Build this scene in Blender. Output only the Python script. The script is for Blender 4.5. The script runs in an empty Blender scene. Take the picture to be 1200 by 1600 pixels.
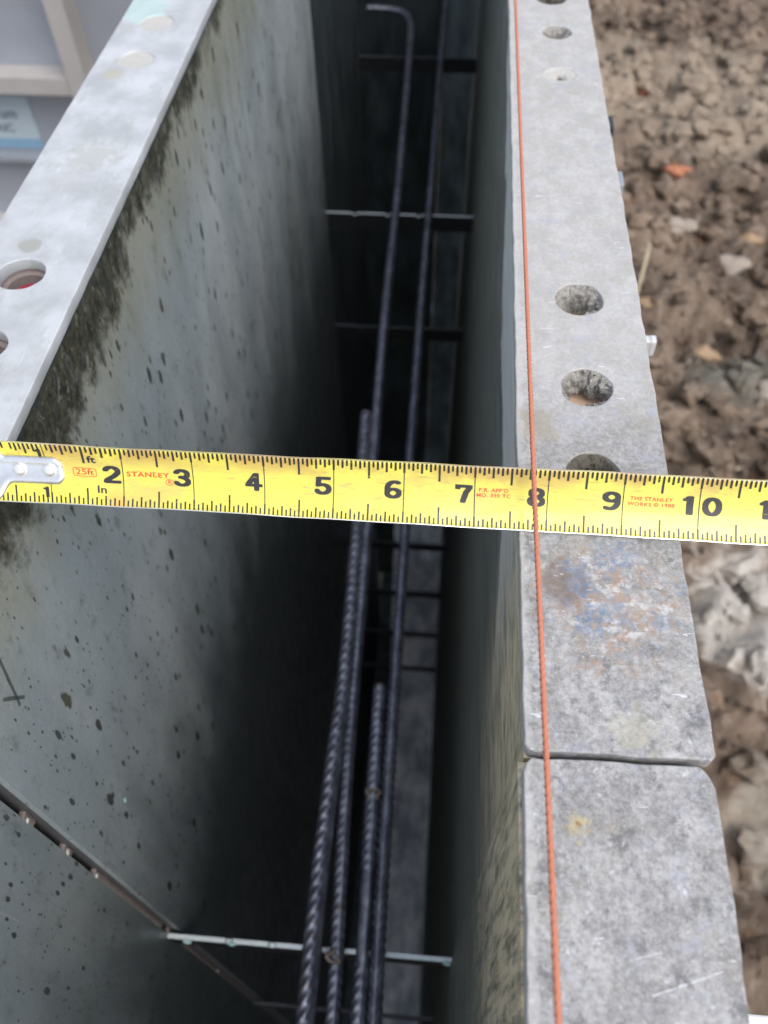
import bpy, bmesh, math, random
from mathutils import Vector, Matrix, noise
S = 0.0254                       # every length below is in inches
PI = math.pi
scene = bpy.context.scene
C = scene.collection
random.seed(7)

# ------------------------------------------------------------------ camera
cam_d = bpy.data.cameras.new('camera')
cam = bpy.data.objects.new('camera', cam_d); C.objects.link(cam)
Rm = ((0.9966995868761584, -0.055066304702677295, 0.059645918613823186),
      (0.07967551979843421, 0.8043085650387819, -0.5888459422889019),
      (-0.015548153129688299, 0.5916548269824623, 0.8060414509456746))
M = Matrix(Rm).to_4x4(); M.translation = Vector((0, 0, 9.654 * S))
cam.matrix_world = M
cam_d.sensor_fit = 'AUTO'; cam_d.sensor_width = 36
cam_d.lens = 1284.8 / 1600 * 36
cam_d.clip_start = 0.01; cam_d.clip_end = 500
cam_d.dof.use_dof = True
cam_d.dof.focus_distance = 12.2 * S
cam_d.dof.aperture_fstop = 11.0
scene.camera = cam

# ------------------------------------------------------------------ light
SUN_EL, SUN_AZ = math.radians(56), math.radians(138)     # azimuth clockwise from +Y
w = bpy.data.worlds.new('World'); scene.world = w; w.use_nodes = True
wn = w.node_tree; wn.nodes.clear()
sky = wn.nodes.new('ShaderNodeTexSky'); sky.sky_type = 'NISHITA'; sky.sun_disc = False
sky.sun_elevation = SUN_EL; sky.sun_rotation = SUN_AZ
sky.dust_density = 3.0; sky.air_density = 1.0; sky.ozone_density = 1.0
hs = wn.nodes.new('ShaderNodeHueSaturation'); hs.inputs['Saturation'].default_value = 0.62
bg = wn.nodes.new('ShaderNodeBackground'); bg.inputs['Strength'].default_value = 0.15
wo = wn.nodes.new('ShaderNodeOutputWorld')
wn.links.new(sky.outputs[0], hs.inputs['Color']); wn.links.new(hs.outputs[0], bg.inputs[0]); wn.links.new(bg.outputs[0], wo.inputs[0])
sd = bpy.data.lights.new('sun', 'SUN'); sd.energy = 0.8; sd.angle = math.radians(40); sd.color = (1, .97, .93)
sun = bpy.data.objects.new('sun', sd); C.objects.link(sun)
dirv = Vector((math.sin(SUN_AZ) * math.cos(SUN_EL), math.cos(SUN_AZ) * math.cos(SUN_EL), math.sin(SUN_EL)))
sun.rotation_euler = dirv.to_track_quat('Z', 'Y').to_euler()
sun.location = dirv * 5
vs = scene.view_settings
vs.view_transform = 'Standard'; vs.look = 'None'; vs.gamma = 1; vs.use_curve_mapping = False
vs.exposure = 0.74

# ------------------------------------------------------------------ materials
class NT:
    def __init__(s, name):
        s.m = bpy.data.materials.new(name); s.m.use_nodes = True
        s.t = s.m.node_tree; s.b = s.t.nodes['Principled BSDF']
        g = s.t.nodes.new('ShaderNodeNewGeometry')
        s.P = s.vm('SCALE', g.outputs['Position'], scale=1 / S)
        x = s.t.nodes.new('ShaderNodeSeparateXYZ'); s.t.links.new(s.P, x.inputs[0])
        s.X, s.Y, s.Z = x.outputs
        s.N = g.outputs['Normal']
    def _in(s, sock, v):
        if v is None: return
        if isinstance(v, bpy.types.NodeSocket): s.t.links.new(v, sock)
        elif isinstance(v, (tuple, list)) and len(v) == 3 and sock.type == 'RGBA': sock.default_value = (*v, 1)
        else: sock.default_value = v
    def vm(s, op, a, b=None, scale=None):
        n = s.t.nodes.new('ShaderNodeVectorMath'); n.operation = op
        s._in(n.inputs[0], a); s._in(n.inputs[1], b)
        if scale is not None: n.inputs['Scale'].default_value = scale
        return n.outputs['Value'] if op in ('LENGTH', 'DISTANCE') else n.outputs[0]
    def math(s, op, a, b=None, c=None, clamp=False):
        n = s.t.nodes.new('ShaderNodeMath'); n.operation = op; n.use_clamp = clamp
        s._in(n.inputs[0], a); s._in(n.inputs[1], b)
        if c is not None: s._in(n.inputs[2], c)
        return n.outputs[0]
    def noise(s, scale=(1, 1, 1), f=1.0, detail=4, rough=.55, dist=0, off=(0, 0, 0)):
        v = s.vm('MULTIPLY', s.P, scale); v = s.vm('ADD', v, off)
        n = s.t.nodes.new('ShaderNodeTexNoise'); s._in(n.inputs['Vector'], v)
        n.inputs['Scale'].default_value = f; n.inputs['Detail'].default_value = detail
        n.inputs['Roughness'].default_value = rough; n.inputs['Distortion'].default_value = dist
        return n.outputs['Fac']
    def voro(s, scale=(1, 1, 1), f=1.0, off=(0, 0, 0), feature='F1', rnd=1.0):
        v = s.vm('MULTIPLY', s.P, scale); v = s.vm('ADD', v, off)
        n = s.t.nodes.new('ShaderNodeTexVoronoi'); s._in(n.inputs['Vector'], v); n.feature = feature
        n.inputs['Scale'].default_value = f; n.inputs['Randomness'].default_value = rnd
        return n
    def ss(s, v, lo, hi, a=0., b=1.):     # smoothstep
        n = s.t.nodes.new('ShaderNodeMapRange'); n.interpolation_type = 'SMOOTHSTEP'
        s._in(n.inputs['Value'], v)
        for k, q in (('From Min', lo), ('From Max', hi), ('To Min', a), ('To Max', b)): s._in(n.inputs[k], q)
        return n.outputs[0]
    def mix(s, f, a, b):
        n = s.t.nodes.new('ShaderNodeMix'); n.data_type = 'RGBA'
        s._in(n.inputs[0], f); s._in(n.inputs[6], a); s._in(n.inputs[7], b)
        return n.outputs[2]
    def blob(s, p, r, soft=.35, amp=.5, f=3.0):   # soft-edged irregular spot round a point
        d = s.vm('DISTANCE', s.P, p)
        nz = s.math('MULTIPLY', s.math('SUBTRACT', s.noise(f=f, detail=5, off=(p[0] * 3, 1, 2)), .5), amp * r * 4)
        return s.ss(s.math('ADD', d, nz), r * (1 + soft), r * (1 - soft))
    def seg(s, a, b, w, wob=.02, f=8):          # a scratch: thin line from a to b, slightly broken
        ab = Vector(b) - Vector(a); L2 = ab.length_squared
        pa = s.vm('SUBTRACT', s.P, tuple(a))
        n = s.t.nodes.new('ShaderNodeVectorMath'); n.operation = 'DOT_PRODUCT'; s._in(n.inputs[0], pa); n.inputs[1].default_value = tuple(ab)
        h = s.math('DIVIDE', n.outputs['Value'], L2, clamp=True)
        n2 = s.t.nodes.new('ShaderNodeVectorMath'); n2.operation = 'SCALE'; n2.inputs[0].default_value = tuple(ab); s._in(n2.inputs['Scale'], h)
        d = s.vm('LENGTH', s.vm('SUBTRACT', pa, n2.outputs[0]))
        d = s.math('ADD', d, s.mul(s.math('SUBTRACT', s.noise(f=f, detail=4), .5), wob * 2))
        return s.ss(d, w, w * .4)
    def mul(s, a, b): return s.math('MULTIPLY', a, b)
    def bump(s, h, strength=.3, dist=.02):
        n = s.t.nodes.new('ShaderNodeBump'); n.inputs['Strength'].default_value = strength
        n.inputs['Distance'].default_value = dist * S; s._in(n.inputs['Height'], h)
        s.t.links.new(n.outputs[0], s.b.inputs['Normal'])
    def set(s, col=None, rough=None, metal=None, spec=None, coat=None):
        s._in(s.b.inputs['Base Color'], col); s._in(s.b.inputs['Roughness'], rough)
        s._in(s.b.inputs['Metallic'], metal); s._in(s.b.inputs['Specular IOR Level'], spec)
        s._in(s.b.inputs['Coat Weight'], coat)
        return s.m

def m_simple(name, col, rough=.6, metal=0., var=.25, f=4., bump=.2):
    n = NT(name)
    z = n.noise(f=f, detail=6, rough=.65)
    c = n.mix(z, tuple(v * (1 - var) for v in col), tuple(min(1, v * (1 + var)) for v in col))
    n.bump(n.noise(f=f * 4, detail=4), bump, .03)
    return n.set(c, rough, metal)

def m_left_face():
    n = NT('oiled_form_face')
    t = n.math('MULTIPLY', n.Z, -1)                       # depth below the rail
    cloud = n.noise((1, .6, .22), f=.55, detail=5)
    base = n.mix(n.ss(cloud, .3, .7), (.31, .365, .385), (.47, .52, .535))
    base = n.mix(n.mul(n.ss(n.noise((1, .35, .1), f=.8, detail=3, off=(4, 0, 0)), .55, .75), .55), base, (.22, .22, .16))
    fine = n.noise((1, 1, .6), f=14, detail=4)
    base = n.mix(n.ss(fine, .45, .75, 0, .18), base, (.56, .60, .61))
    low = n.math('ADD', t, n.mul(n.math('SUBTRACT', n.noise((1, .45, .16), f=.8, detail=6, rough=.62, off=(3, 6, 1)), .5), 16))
    base = n.mix(n.ss(low, 6.5, 21, 0, .88), base, (.045, .058, .066))  # shade deep in the cavity painted in, with a ragged stain edge
    base = n.mix(n.ss(n.Y, 3.86, 3.84, 0, .42), base, (.12, .15, .16))   # the nearest panel is darker
    # thin cement film fading downward from the rail
    film = n.ss(n.math('ADD', t, n.mul(n.noise((1, 1.2, .45), f=1.0, detail=4), 3.2)), 6.2, 2.2)
    base = n.mix(n.mul(film, .7), base, (.30, .285, .19))
    # dark stain along the top edge, its lower edge ragged and streaky
    rag = n.math('ADD', n.mul(n.noise((1, .8, .5), f=.55, detail=2, rough=.5), 2.6), n.mul(n.noise((1, 1, .75), f=2.2, detail=5, rough=.66, dist=.2), 2.4))
    rag = n.math('ADD', rag, n.ss(n.Y, 8, 24, .1, .8)); rag = n.math('ADD', rag, n.ss(n.Y, 7.4, 5.4, 0, 1.5))
    st = n.ss(n.math('SUBTRACT', n.math('ADD', t, rag), .0), 4.4, 3.6)
    sp = n.noise((1, 1, .9), f=4.6, detail=9, rough=.78)
    stc = n.mix(n.ss(sp, .36, .66), (.010, .012, .008), (.075, .07, .042))
    stc = n.mix(n.ss(sp, .62, .75, 0, .7), stc, (.24, .23, .18))
    base = n.mix(n.mul(st, n.ss(n.noise((1, 1, .8), f=3.4, detail=8, rough=.75, off=(7, 7, 7)), .34, .48, .55, 1)), base, stc)
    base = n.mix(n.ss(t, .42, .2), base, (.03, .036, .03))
    # splashes: elongated drops of different sizes
    for f, thr, off, colr in ((1.55, .24, (0, 0, 0), (.03, .035, .03)), (2.1, .22, (6, 2, 4), (.05, .055, .045)), (7.5, .26, (2, 2, 8), (.05, .055, .05)), (3.3, .26, (8, 8, 3), (.035, .04, .035)), (.85, .17, (3, 9, 1), (.075, .07, .04)), (4.2, .19, (5, 2, 8), (.05, .055, .045)), (2.6, .22, (1, 6, 3), (.022, .03, .03))):
        v = n.voro((1, 1.25, .48), f=f, off=off)
        sep = n.t.nodes.new('ShaderNodeSeparateColor'); n.t.links.new(v.outputs['Color'], sep.inputs[0])
        keep = n.ss(sep.outputs[0], .28, .36)
        size = n.mul(sep.outputs[1], thr)
        d = n.math('ADD', v.outputs['Distance'], n.mul(n.math('SUBTRACT', n.noise(f=f * 7, detail=3), .5), .16))
        m = n.mul(n.ss(d, size, n.math('SUBTRACT', size, .05)), keep)
        base = n.mix(n.mul(m, .88), base, colr)
    # pale drips and scratches
    v = n.noise((1, 2.2, .07), f=1.9, detail=2, off=(2, 2, 5), dist=.15)
    base = n.mix(n.ss(v, .70, .74, 0, .16), base, (.6, .63, .64))
    pt = n.noise((1, 1, .5), f=2.2, detail=7, rough=.75, off=(9, 4, 4))
    base = n.mix(n.ss(pt, .54, .68, 0, .5), base, (.13, .145, .14))
    for a_, b_ in (((-6.74, 5.35, -2.1), (-6.74, 5.05, -3.3)), ((-6.74, 4.9, -2.75), (-6.74, 5.2, -3.35))):
        base = n.mix(n.mul(n.seg(a_, b_, .05), .8), base, (.05, .06, .06))
    n.bump(n.noise((1, 1, .5), f=9, detail=6), .35, .03)
    rgh = n.ss(n.noise((1, .8, .4), f=1.6, detail=4), .3, .7, .3, .5)
    return n.set(base, n.math('ADD', rgh, n.mul(st, .35)), .12, .5)

def m_right_face():
    n = NT('scraped_form_face')
    t = n.math('MULTIPLY', n.Z, -1)
    long_ = n.noise((1, .12, 2.2), f=2.4, detail=6, rough=.65)
    g = n.noise((1, .5, 1.6), f=1.1, detail=4)
    base = n.mix(n.ss(long_, .35, .65), (.12, .135, .12), (.25, .27, .24))
    base = n.mix(n.ss(g, .5, .7, 0, .6), base, (.15, .135, .075))
    streak = n.noise((1, .10, 9), f=3.2, detail=5, rough=.7)
    # pale band scraped under the rail, widening towards the tape
    wid = n.math('ADD', n.ss(n.Y, 25, 10.5, .15, 2.7), n.ss(n.Y, 9, 6, 0, 1.6))
    edge = n.math('ADD', wid, n.mul(n.math('SUBTRACT', n.noise((0, .5, .3), f=1, detail=6, rough=.65), .5), 2.2))
    band = n.ss(n.math('SUBTRACT', t, edge), .15, -.1)
    sc = n.mix(n.ss(streak, .32, .66), (.48, .48, .45), (.90, .90, .87))
    sc = n.mix(n.ss(t, .32, .12, 0, .7), sc, (.16, .16, .13))
    base = n.mix(n.mul(band, n.ss(n.Y, 4.2, 8.5, .25, .95)), base, sc)
    # brown cement slurry on the near panel
    near = n.ss(n.Y, 9.5, 5.0)
    run = n.noise((1, .5, 1.6), f=1.9, detail=7, rough=.72)
    run2 = n.noise((1, 1.8, .3), f=2.4, detail=6, rough=.7)
    rr = n.mix(n.ss(n.Y, 5, 3), run, run2)
    rc = n.mix(n.ss(rr, .34, .60), (.20, .18, .11), (.80, .66, .42))
    rc = n.mix(n.ss(n.noise((1, .35, 4), f=3, detail=5), .54, .70, 0, .7), rc, (.85, .80, .68))
    base = n.mix(n.mul(near, n.ss(n.math('ADD', t, n.mul(g, 5)), 11.5, 4.5, 0, .92)), base, rc)
    sp = n.voro((1, 1, .7), f=5)
    base = n.mix(n.ss(sp.outputs['Distance'], .16, .09, 0, .5), base, (.5, .5, .46))
    scr = n.noise((1, 1.2, 3), f=2, detail=3, dist=.8, off=(2, 4, 4))
    base = n.mix(n.ss(n.math('ABSOLUTE', n.math('SUBTRACT', scr, .5)), .006, .002, 0, .5), base, (.7, .7, .66))
    n.bump(n.noise((1, .4, 2), f=8, detail=6), .4, .03)
    return n.set(base, .5, .15, .45)

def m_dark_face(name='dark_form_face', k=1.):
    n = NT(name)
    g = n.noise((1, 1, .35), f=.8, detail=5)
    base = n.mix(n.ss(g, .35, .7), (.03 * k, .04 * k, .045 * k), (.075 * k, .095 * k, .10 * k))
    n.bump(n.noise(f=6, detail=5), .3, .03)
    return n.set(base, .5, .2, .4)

def m_left_rail():
    n = NT('bright_cast_aluminium')
    c = n.mix(n.ss(n.noise(f=.9, detail=6), .3, .7), (.42, .435, .44), (.58, .60, .61))
    c = n.mix(n.ss(n.noise((1, .8, 1), f=5, detail=5), .55, .8, 0, .4), c, (.34, .36, .34))
    c = n.mix(n.ss(n.noise((1, .5, 1), f=1.6, detail=8, off=(3, 3, 3), rough=.75), .5, .66, 0, .5), c, (.38, .39, .37))
    c = n.mix(n.ss(n.noise(f=22, detail=3), .62, .74, 0, .45), c, (.42, .46, .44))
    c = n.mix(n.mul(n.blob((-8.5, 23.2, 0), .7), .5), c, (.45, .68, .62))
    c = n.mix(n.mul(n.blob((-7.7, 16.1, 0), .55, amp=.9, f=5), .55), c, (.42, .42, .38))
    c = n.mix(n.mul(n.blob((-8.1, 15.2, 0), .5, amp=.9, f=4), .3), c, (.5, .5, .47))
    c = n.mix(n.mul(n.blob((-8.3, 19.7, 0), .24), .7), c, (.46, .44, .33))
    c = n.mix(n.mul(n.blob((-8.05, 12.95, 0), .22, .2, .2), .9), c, (.36, .36, .32))
    c = n.mix(n.mul(n.blob((-8.7, 11.2, 0), .35), .5), c, (.35, .42, .38))
    c = n.mix(n.ss(n.noise((7, .35, 1), f=3, detail=3, dist=.3), .69, .73, 0, .35), c, (.85, .86, .87))
    n.bump(n.noise(f=12, detail=7, rough=.7), .35, .02)
    return n.set(c, .5, .15, .5)

def m_right_rail():
    n = NT('weathered_cast_aluminium')
    a = n.noise(f=1.1, detail=7, rough=.68)
    c = n.mix(n.ss(a, .3, .7), (.25, .24, .225), (.36, .35, .33))
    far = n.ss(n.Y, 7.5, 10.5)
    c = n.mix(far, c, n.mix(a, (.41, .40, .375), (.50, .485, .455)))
    fine = n.noise(f=13, detail=7, rough=.75)
    mo = n.noise((1, .7, 1), f=2.6, detail=9, off=(6, 2, 2), rough=.78, dist=.1)
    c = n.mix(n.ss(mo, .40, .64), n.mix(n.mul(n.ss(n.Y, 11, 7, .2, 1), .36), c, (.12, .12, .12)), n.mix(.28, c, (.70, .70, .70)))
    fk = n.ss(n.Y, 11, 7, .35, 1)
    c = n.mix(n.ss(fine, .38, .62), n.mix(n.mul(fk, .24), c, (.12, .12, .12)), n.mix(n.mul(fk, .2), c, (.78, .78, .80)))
    bl = n.noise(f=2.4, detail=6, off=(8, 1, 4), rough=.7)
    c = n.mix(n.ss(bl, .52, .72, 0, .5), c, (.36, .38, .47))
    tan = n.noise(f=1.6, detail=7, off=(1, 8, 4), rough=.72)
    c = n.mix(n.ss(tan, .52, .72, 0, .55), c, (.36, .33, .26))
    worn = n.ss(n.Y, 8.2, 7.2)
    dk = n.noise(f=3.2, detail=7, off=(5, 5, 5), rough=.75)
    c = n.mix(n.mul(n.ss(dk, .52, .64, 0, .75), worn), c, (.13, .135, .14))
    wh = n.noise(f=7, detail=6, off=(2, 5, 5), rough=.72)
    c = n.mix(n.mul(n.ss(wh, .58, .70, 0, .75), n.ss(n.Y, 9, 5, .35, 1)), c, (.66, .67, .70))
    # rust and blue paint under the tape
    rn = n.noise(f=5.5, detail=6, off=(3, 3, 0), rough=.7)
    pt = n.blob((2.45, 5.75, 0), .85, .5, .6, 2.5)
    c = n.mix(n.mul(pt, n.ss(rn, .44, .60, 0, .75)), c, (.38, .26, .17))
    c = n.mix(n.mul(pt, n.ss(n.noise(f=4.5, detail=6, off=(9, 3, 0), rough=.72), .50, .62, 0, .7)), c, (.62, .62, .63))
    c = n.mix(n.mul(n.blob((2.45, 5.9, 0), 1.0, .6, .6, 2), n.ss(n.noise(f=3.2, detail=7, off=(2, 9, 0), rough=.75), .5, .62, 0, .55)), c, (.20, .27, .38))
    c = n.mix(n.mul(n.blob((1.82, 6.0, 0), .33, .4, .6), .65), c, (.16, .115, .09))
    for q, r in (((2.02, 6.25, 0), .16), ((2.05, 5.95, 0), .14), ((2.25, 5.6, 0), .16), ((2.1, 5.35, 0), .15), ((2.5, 6.5, 0), .2), ((2.55, 5.45, 0), .05)):
        c = n.mix(n.mul(n.blob(q, r, .8, 1.3, 9), n.ss(n.noise(f=15, detail=6, rough=.75, off=(q[0], 4, 0)), .42, .60, .1, .75)), c, (.12, .21, .36))
    c = n.mix(n.mul(n.blob((2.6, 3.98, 0), .26, .6, 1., 6), .35), c, (.52, .50, .36))
    c = n.mix(n.mul(n.blob((1.83, 2.82, 0), .10, .8, 1.3, 11), .8), c, (.48, .41, .22))
    c = n.mix(n.mul(n.blob((1.83, 2.82, 0), .028, .8, 1.2, 14), .8), c, (.22, .13, .05))
    c = n.mix(n.mul(n.blob((1.55, 8.9, 0), .34, .5, .8), .6), c, (.36, .32, .24))
    c = n.mix(n.ss(n.noise((1, 6, 1), f=2.4, detail=2, dist=.8, off=(0, 3, 3)), .715, .73, 0, .6), c, (.75, .77, .8))
    for a_, b_, w_, k_ in (((2.5, 1.18, 0), (3.22, 1.45, 0), .011, .55), ((2.35, 1.50, 0), (2.62, 1.58, 0), .012, .3), ((1.90, 2.5, 0), (1.915, 2.2, 0), .008, .4), ((1.72, 10.70, 0), (1.84, 10.74, 0), .03, .5)):
        c = n.mix(n.mul(n.seg(a_, b_, w_, .02, 14), k_), c, (.72, .73, .75))
    # grime along both edges
    eg = n.noise(f=4, detail=5, off=(0, 0, 9))
    c = n.mix(n.mul(n.ss(n.math('ADD', n.X, n.mul(eg, .3)), 1.52, 1.42), .5), c, (.56, .55, .52))
    n.bump(n.math('ADD', n.mul(fine, .7), n.mul(n.noise(f=40, detail=4), .5)), .55, .03)
    return n.set(c, .58, .1, .45)

def m_tape(name='yellow_tape_enamel'):
    n = NT(name)
    c = n.mix(n.noise((.4, 3, 3), f=3, detail=5), (.70, .61, .045), (.80, .73, .09))
    w1 = n.noise((.7, 5, 5), f=4.2, detail=4, rough=.7)
    c = n.mix(n.ss(w1, .56, .66, 0, .6), c, (.40, .31, .06))
    grm = n.noise((.5, 1, 1), f=1.3, detail=7, rough=.7, off=(4, 4, 0))
    c = n.mix(n.ss(grm, .46, .68, 0, .6), c, (.50, .40, .12))
    # rusty smudges along the far edge
    up = n.ss(n.Y, 7.2, 7.40)
    c = n.mix(n.mul(up, n.ss(n.noise((.8, 1, 1), f=1.4, detail=5, off=(3, 0, 0)), .40, .58, 0, .9)), c, (.50, .31, .08))
    c = n.mix(n.mul(n.blob((-4.65, 6.93, .14), .16, .5, .5), .6), c, (.75, .38, .08))
    sc = n.noise((1, 10, 10), f=2.2, detail=3, dist=.4, off=(1, 1, 1))
    c = n.mix(n.ss(sc, .68, .71, 0, .6), c, (.30, .25, .08))
    n.bump(n.noise((1, 4, 4), f=5, detail=5), .08, .01)
    return n.set(c, n.ss(w1, .4, .7, .38, .5), 0., .8, .5)

def m_ink(name, col):
    n = NT(name)
    wear = n.noise((.8, 4, 4), f=7, detail=4, rough=.7)
    c = n.mix(n.ss(wear, .63, .70, 0, .75), col, (.55, .45, .08))
    return n.set(c, .4, 0, .5, .2)

def m_rebar():
    n = NT('blued_rebar_steel')
    a = n.noise((1, .5, 1), f=3, detail=6, rough=.7)
    c = n.mix(n.ss(a, .35, .7), (.15, .16, .20), (.36, .38, .45))
    c = n.mix(n.ss(n.noise(f=2, detail=5, off=(4, 4, 4)), .60, .76, 0, .6), c, (.20, .12, .08))
    return n.set(c, .34, .75, .5)

def m_soil():
    n = NT('damp_brown_soil')
    a = n.noise(f=.16, detail=9, rough=.66)
    c = n.mix(n.ss(a, .32, .66), (.085, .060, .044), (.30, .225, .165))
    b = n.noise(f=.6, detail=6, off=(5, 0, 0), rough=.7)
    c = n.mix(n.ss(b, .50, .70, 0, .8), c, (.40, .33, .26))
    c = n.mix(n.ss(b, .42, .28, 0, .8), c, (.028, .020, .017))
    c = n.mix(n.ss(n.noise(f=.35, detail=4, off=(1, 9, 0)), .60, .72, 0, .5), c, (.29, .15, .085))
    def flat(px, py, rx, ry, f, lo, hi):       # irregular surface patch
        ex = n.math('DIVIDE', n.math('SUBTRACT', n.X, px), rx); ey = n.math('DIVIDE', n.math('SUBTRACT', n.Y, py), ry)
        d = n.math('SQRT', n.math('ADD', n.mul(ex, ex), n.mul(ey, ey)))
        return n.ss(n.math('ADD', d, n.mul(n.math('SUBTRACT', n.noise(f=f, detail=6, rough=.7), .5), 2.2)), hi, lo)
    c = n.mix(n.mul(flat(24, 31, 7, 7, .28, .5, 1.0), .85), c, (.66, .62, .56))
    c = n.mix(n.mul(flat(22, 16, 3.5, 4, .45, .5, 1.0), .65), c, (.46, .42, .35))
    c = n.mix(n.mul(flat(30, 104, 30, 14, .1, .5, 1.2), .6), c, (.46, .38, .29))
    c = n.mix(n.mul(flat(26, 54, 5, 4, .3, .5, 1.1), .6), c, (.20, .21, .18))
    n.bump(n.math('ADD', n.noise(f=1.2, detail=8, rough=.7), n.mul(b, .6)), 1.0, .5)
    return n.set(c, .85, 0, .3)

def m_concrete():
    n = NT('lit_footing_concrete')
    a = n.noise((1, .5, 1), f=.45, detail=7, rough=.7)
    c = n.mix(n.ss(a, .35, .65), (.34, .40, .46), (.93, .95, .97))  # near-white tones brighten the floor strip as if lit
    n.bump(a, .8, .3)
    return n.set(c, .7, 0, .4)

MAT = dict(
    lface=m_left_face(), rface=m_right_face(), dface=m_dark_face(), eface=m_dark_face('end_form_face', .8), litface=m_dark_face('lit_end_face', 3.2),  # last one: lit part of the end wall, painted paler
    lrail=m_left_rail(), rrail=m_right_rail(), tape=m_tape(),
    black=m_ink('black_print', (.022, .02, .02)), red=m_ink('red_print', (.72, .07, .03)),
    rebar=m_rebar(), soil=m_soil(), concrete=m_concrete(),
    rusty=m_simple('rusted_cut_end', (.22, .14, .09), .8),
    wire=m_simple('rusty_binding_wire', (.30, .25, .22), .6, .4),
    tie=m_simple('lit_tie_steel', (.72, .80, .80), .42, .4, .2, 3),  # light on the upward edge of the bright straps, painted pale
    oily=m_simple('oily_end_rail', (.10, .10, .105), .55, .2, .3, 2),
    tie_face=m_simple('shaded_tie_side', (.018, .02, .024), .5, .2, .2, 3),  # shade on the strap sides, painted near black
    tie_dim=m_simple('shaded_tie_edge', (.10, .11, .125), .5, .3, .2, 3),  # top edge of the deeper straps, painted darker for the shade there
    teal=m_simple('teal_release_residue', (.35, .55, .53), .5, 0, .3, 8),
    crust=m_simple('cement_crust', (.34, .325, .295), .85, 0, .85, 9, 1.),
    darkcrust=m_simple('dark_cement_crust', (.13, .12, .10), .85, 0, .6, 8, 1.),
    plug=m_simple('hard_cement_plug', (.47, .46, .43), .8, 0, .18, 6, .5),
    bush=m_simple('dirty_bushing', (.24, .20, .19), .6, .2, .3, 7),
    back=m_simple('dull_form_back', (.36, .39, .44), .5, .3, .14, .35),
    rib=m_simple('cement_dusted_rib', (.42, .40, .385), .7, 0, .16, .5),
    steel=m_simple('bright_hook_steel', (.80, .79, .77), .25, .85, .08, 6, .1),
    rivet=m_simple('rivet_steel', (.84, .83, .80), .3, .7, .05, 8, .1),
    string=m_simple('coral_mason_line', (.54, .20, .12), .85, 0, .15, 6, .2),
    wood=m_simple('pale_wood', (.62, .44, .32), .7, 0, .1, 3),
    redp=m_simple('red_marking_paint', (.60, .02, .05), .5, 0, .15, 3),
    pin=m_simple('dark_pin_steel', (.05, .055, .07), .5, .4),
    white=m_simple('pale_aluminium', (.78, .79, .80), .4, .3, .08, 1),
    sticker=m_simple('pale_sticker_film', (.46, .55, .60), .4, 0, .08, .8, .05),
    blue=m_simple('sticker_blue_band', (.22, .38, .52), .4, 0, .1, .8, .05),
    grey_ink=m_simple('sticker_ink', (.10, .13, .18), .5, 0, .1, 1, 0),
    mortar=m_simple('mortar_crumbs', (.60, .60, .56), .85, 0, .25, 9, .8),
    stone=m_simple('field_stone', (.34, .29, .24), .8, 0, .4, 1.2, .6),
    brick=m_simple('orange_stone', (.42, .17, .09), .8, 0, .2, 1.2),
    ochre=m_simple('ochre_stone', (.33, .23, .14), .8, 0, .2, 1.2),
    palest=m_simple('pale_stone', (.60, .54, .45), .8, 0, .15, 1.2),
    straw=m_simple('dry_stalk', (.50, .42, .28), .8, 0, .2, 2),
)

# ------------------------------------------------------------------ building helpers
def thing(name, label, cat, base=(0, 0, 0), group=None):
    o = bpy.data.objects.new(name, None); C.objects.link(o)
    o.location = Vector(base) * S; o.empty_display_size = .02
    o['label'] = label; o['category'] = cat
    if group: o['group'] = group
    return o
def tag(o, label, cat, group=None, kind=None):
    if label: o['label'] = label
    if cat: o['category'] = cat
    if group: o['group'] = group
    if kind: o['kind'] = kind
    return o
def world_base(p):
    v = Vector((0, 0, 0))
    while p is not None: v += Vector(p.location); p = p.parent
    return v
def link(name, me, mat, parent=None, base=None, smooth=False):
    """me is in world inches; it is moved so that the object's origin is its parent's origin (or base)."""
    o = bpy.data.objects.new(name, me); C.objects.link(o)
    b = world_base(parent) if parent is not None else (Vector(base) * S if base is not None else Vector((0, 0, 0)))
    me.transform(Matrix.Translation(-b) @ Matrix.Scale(S, 4))
    if parent is not None: o.parent = parent
    else: o.location = b
    if isinstance(mat, (list, tuple)):
        for m in mat: me.materials.append(MAT[m])
    else: me.materials.append(MAT[mat])
    if smooth:
        for f in me.polygons: f.use_smooth = True
    return o
def mesh(vs_, fs, name='mesh'):
    me = bpy.data.meshes.new(name); me.from_pydata([tuple(v) for v in vs_], [], fs); me.update(); return me
def bm_mesh(bm, name='mesh', recalc=True):
    if recalc: bmesh.ops.recalc_face_normals(bm, faces=bm.faces)
    me = bpy.data.meshes.new(name); bm.to_mesh(me); bm.free(); return me
def box_bm(bm, a, b):
    x0, y0, z0 = (min(a[i], b[i]) for i in range(3)); x1, y1, z1 = (max(a[i], b[i]) for i in range(3))
    v = [bm.verts.new(p) for p in ((x0, y0, z0), (x1, y0, z0), (x1, y1, z0), (x0, y1, z0), (x0, y0, z1), (x1, y0, z1), (x1, y1, z1), (x0, y1, z1))]
    for f in ((0, 3, 2, 1), (4, 5, 6, 7), (0, 1, 5, 4), (1, 2, 6, 5), (2, 3, 7, 6), (3, 0, 4, 7)): bm.faces.new([v[i] for i in f])
def box(a, b, bev=0.):
    bm = bmesh.new(); box_bm(bm, a, b)
    if bev: bmesh.ops.bevel(bm, geom=bm.edges[:], offset=bev, segments=2, affect='EDGES', profile=.6)
    return bm_mesh(bm)
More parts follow.
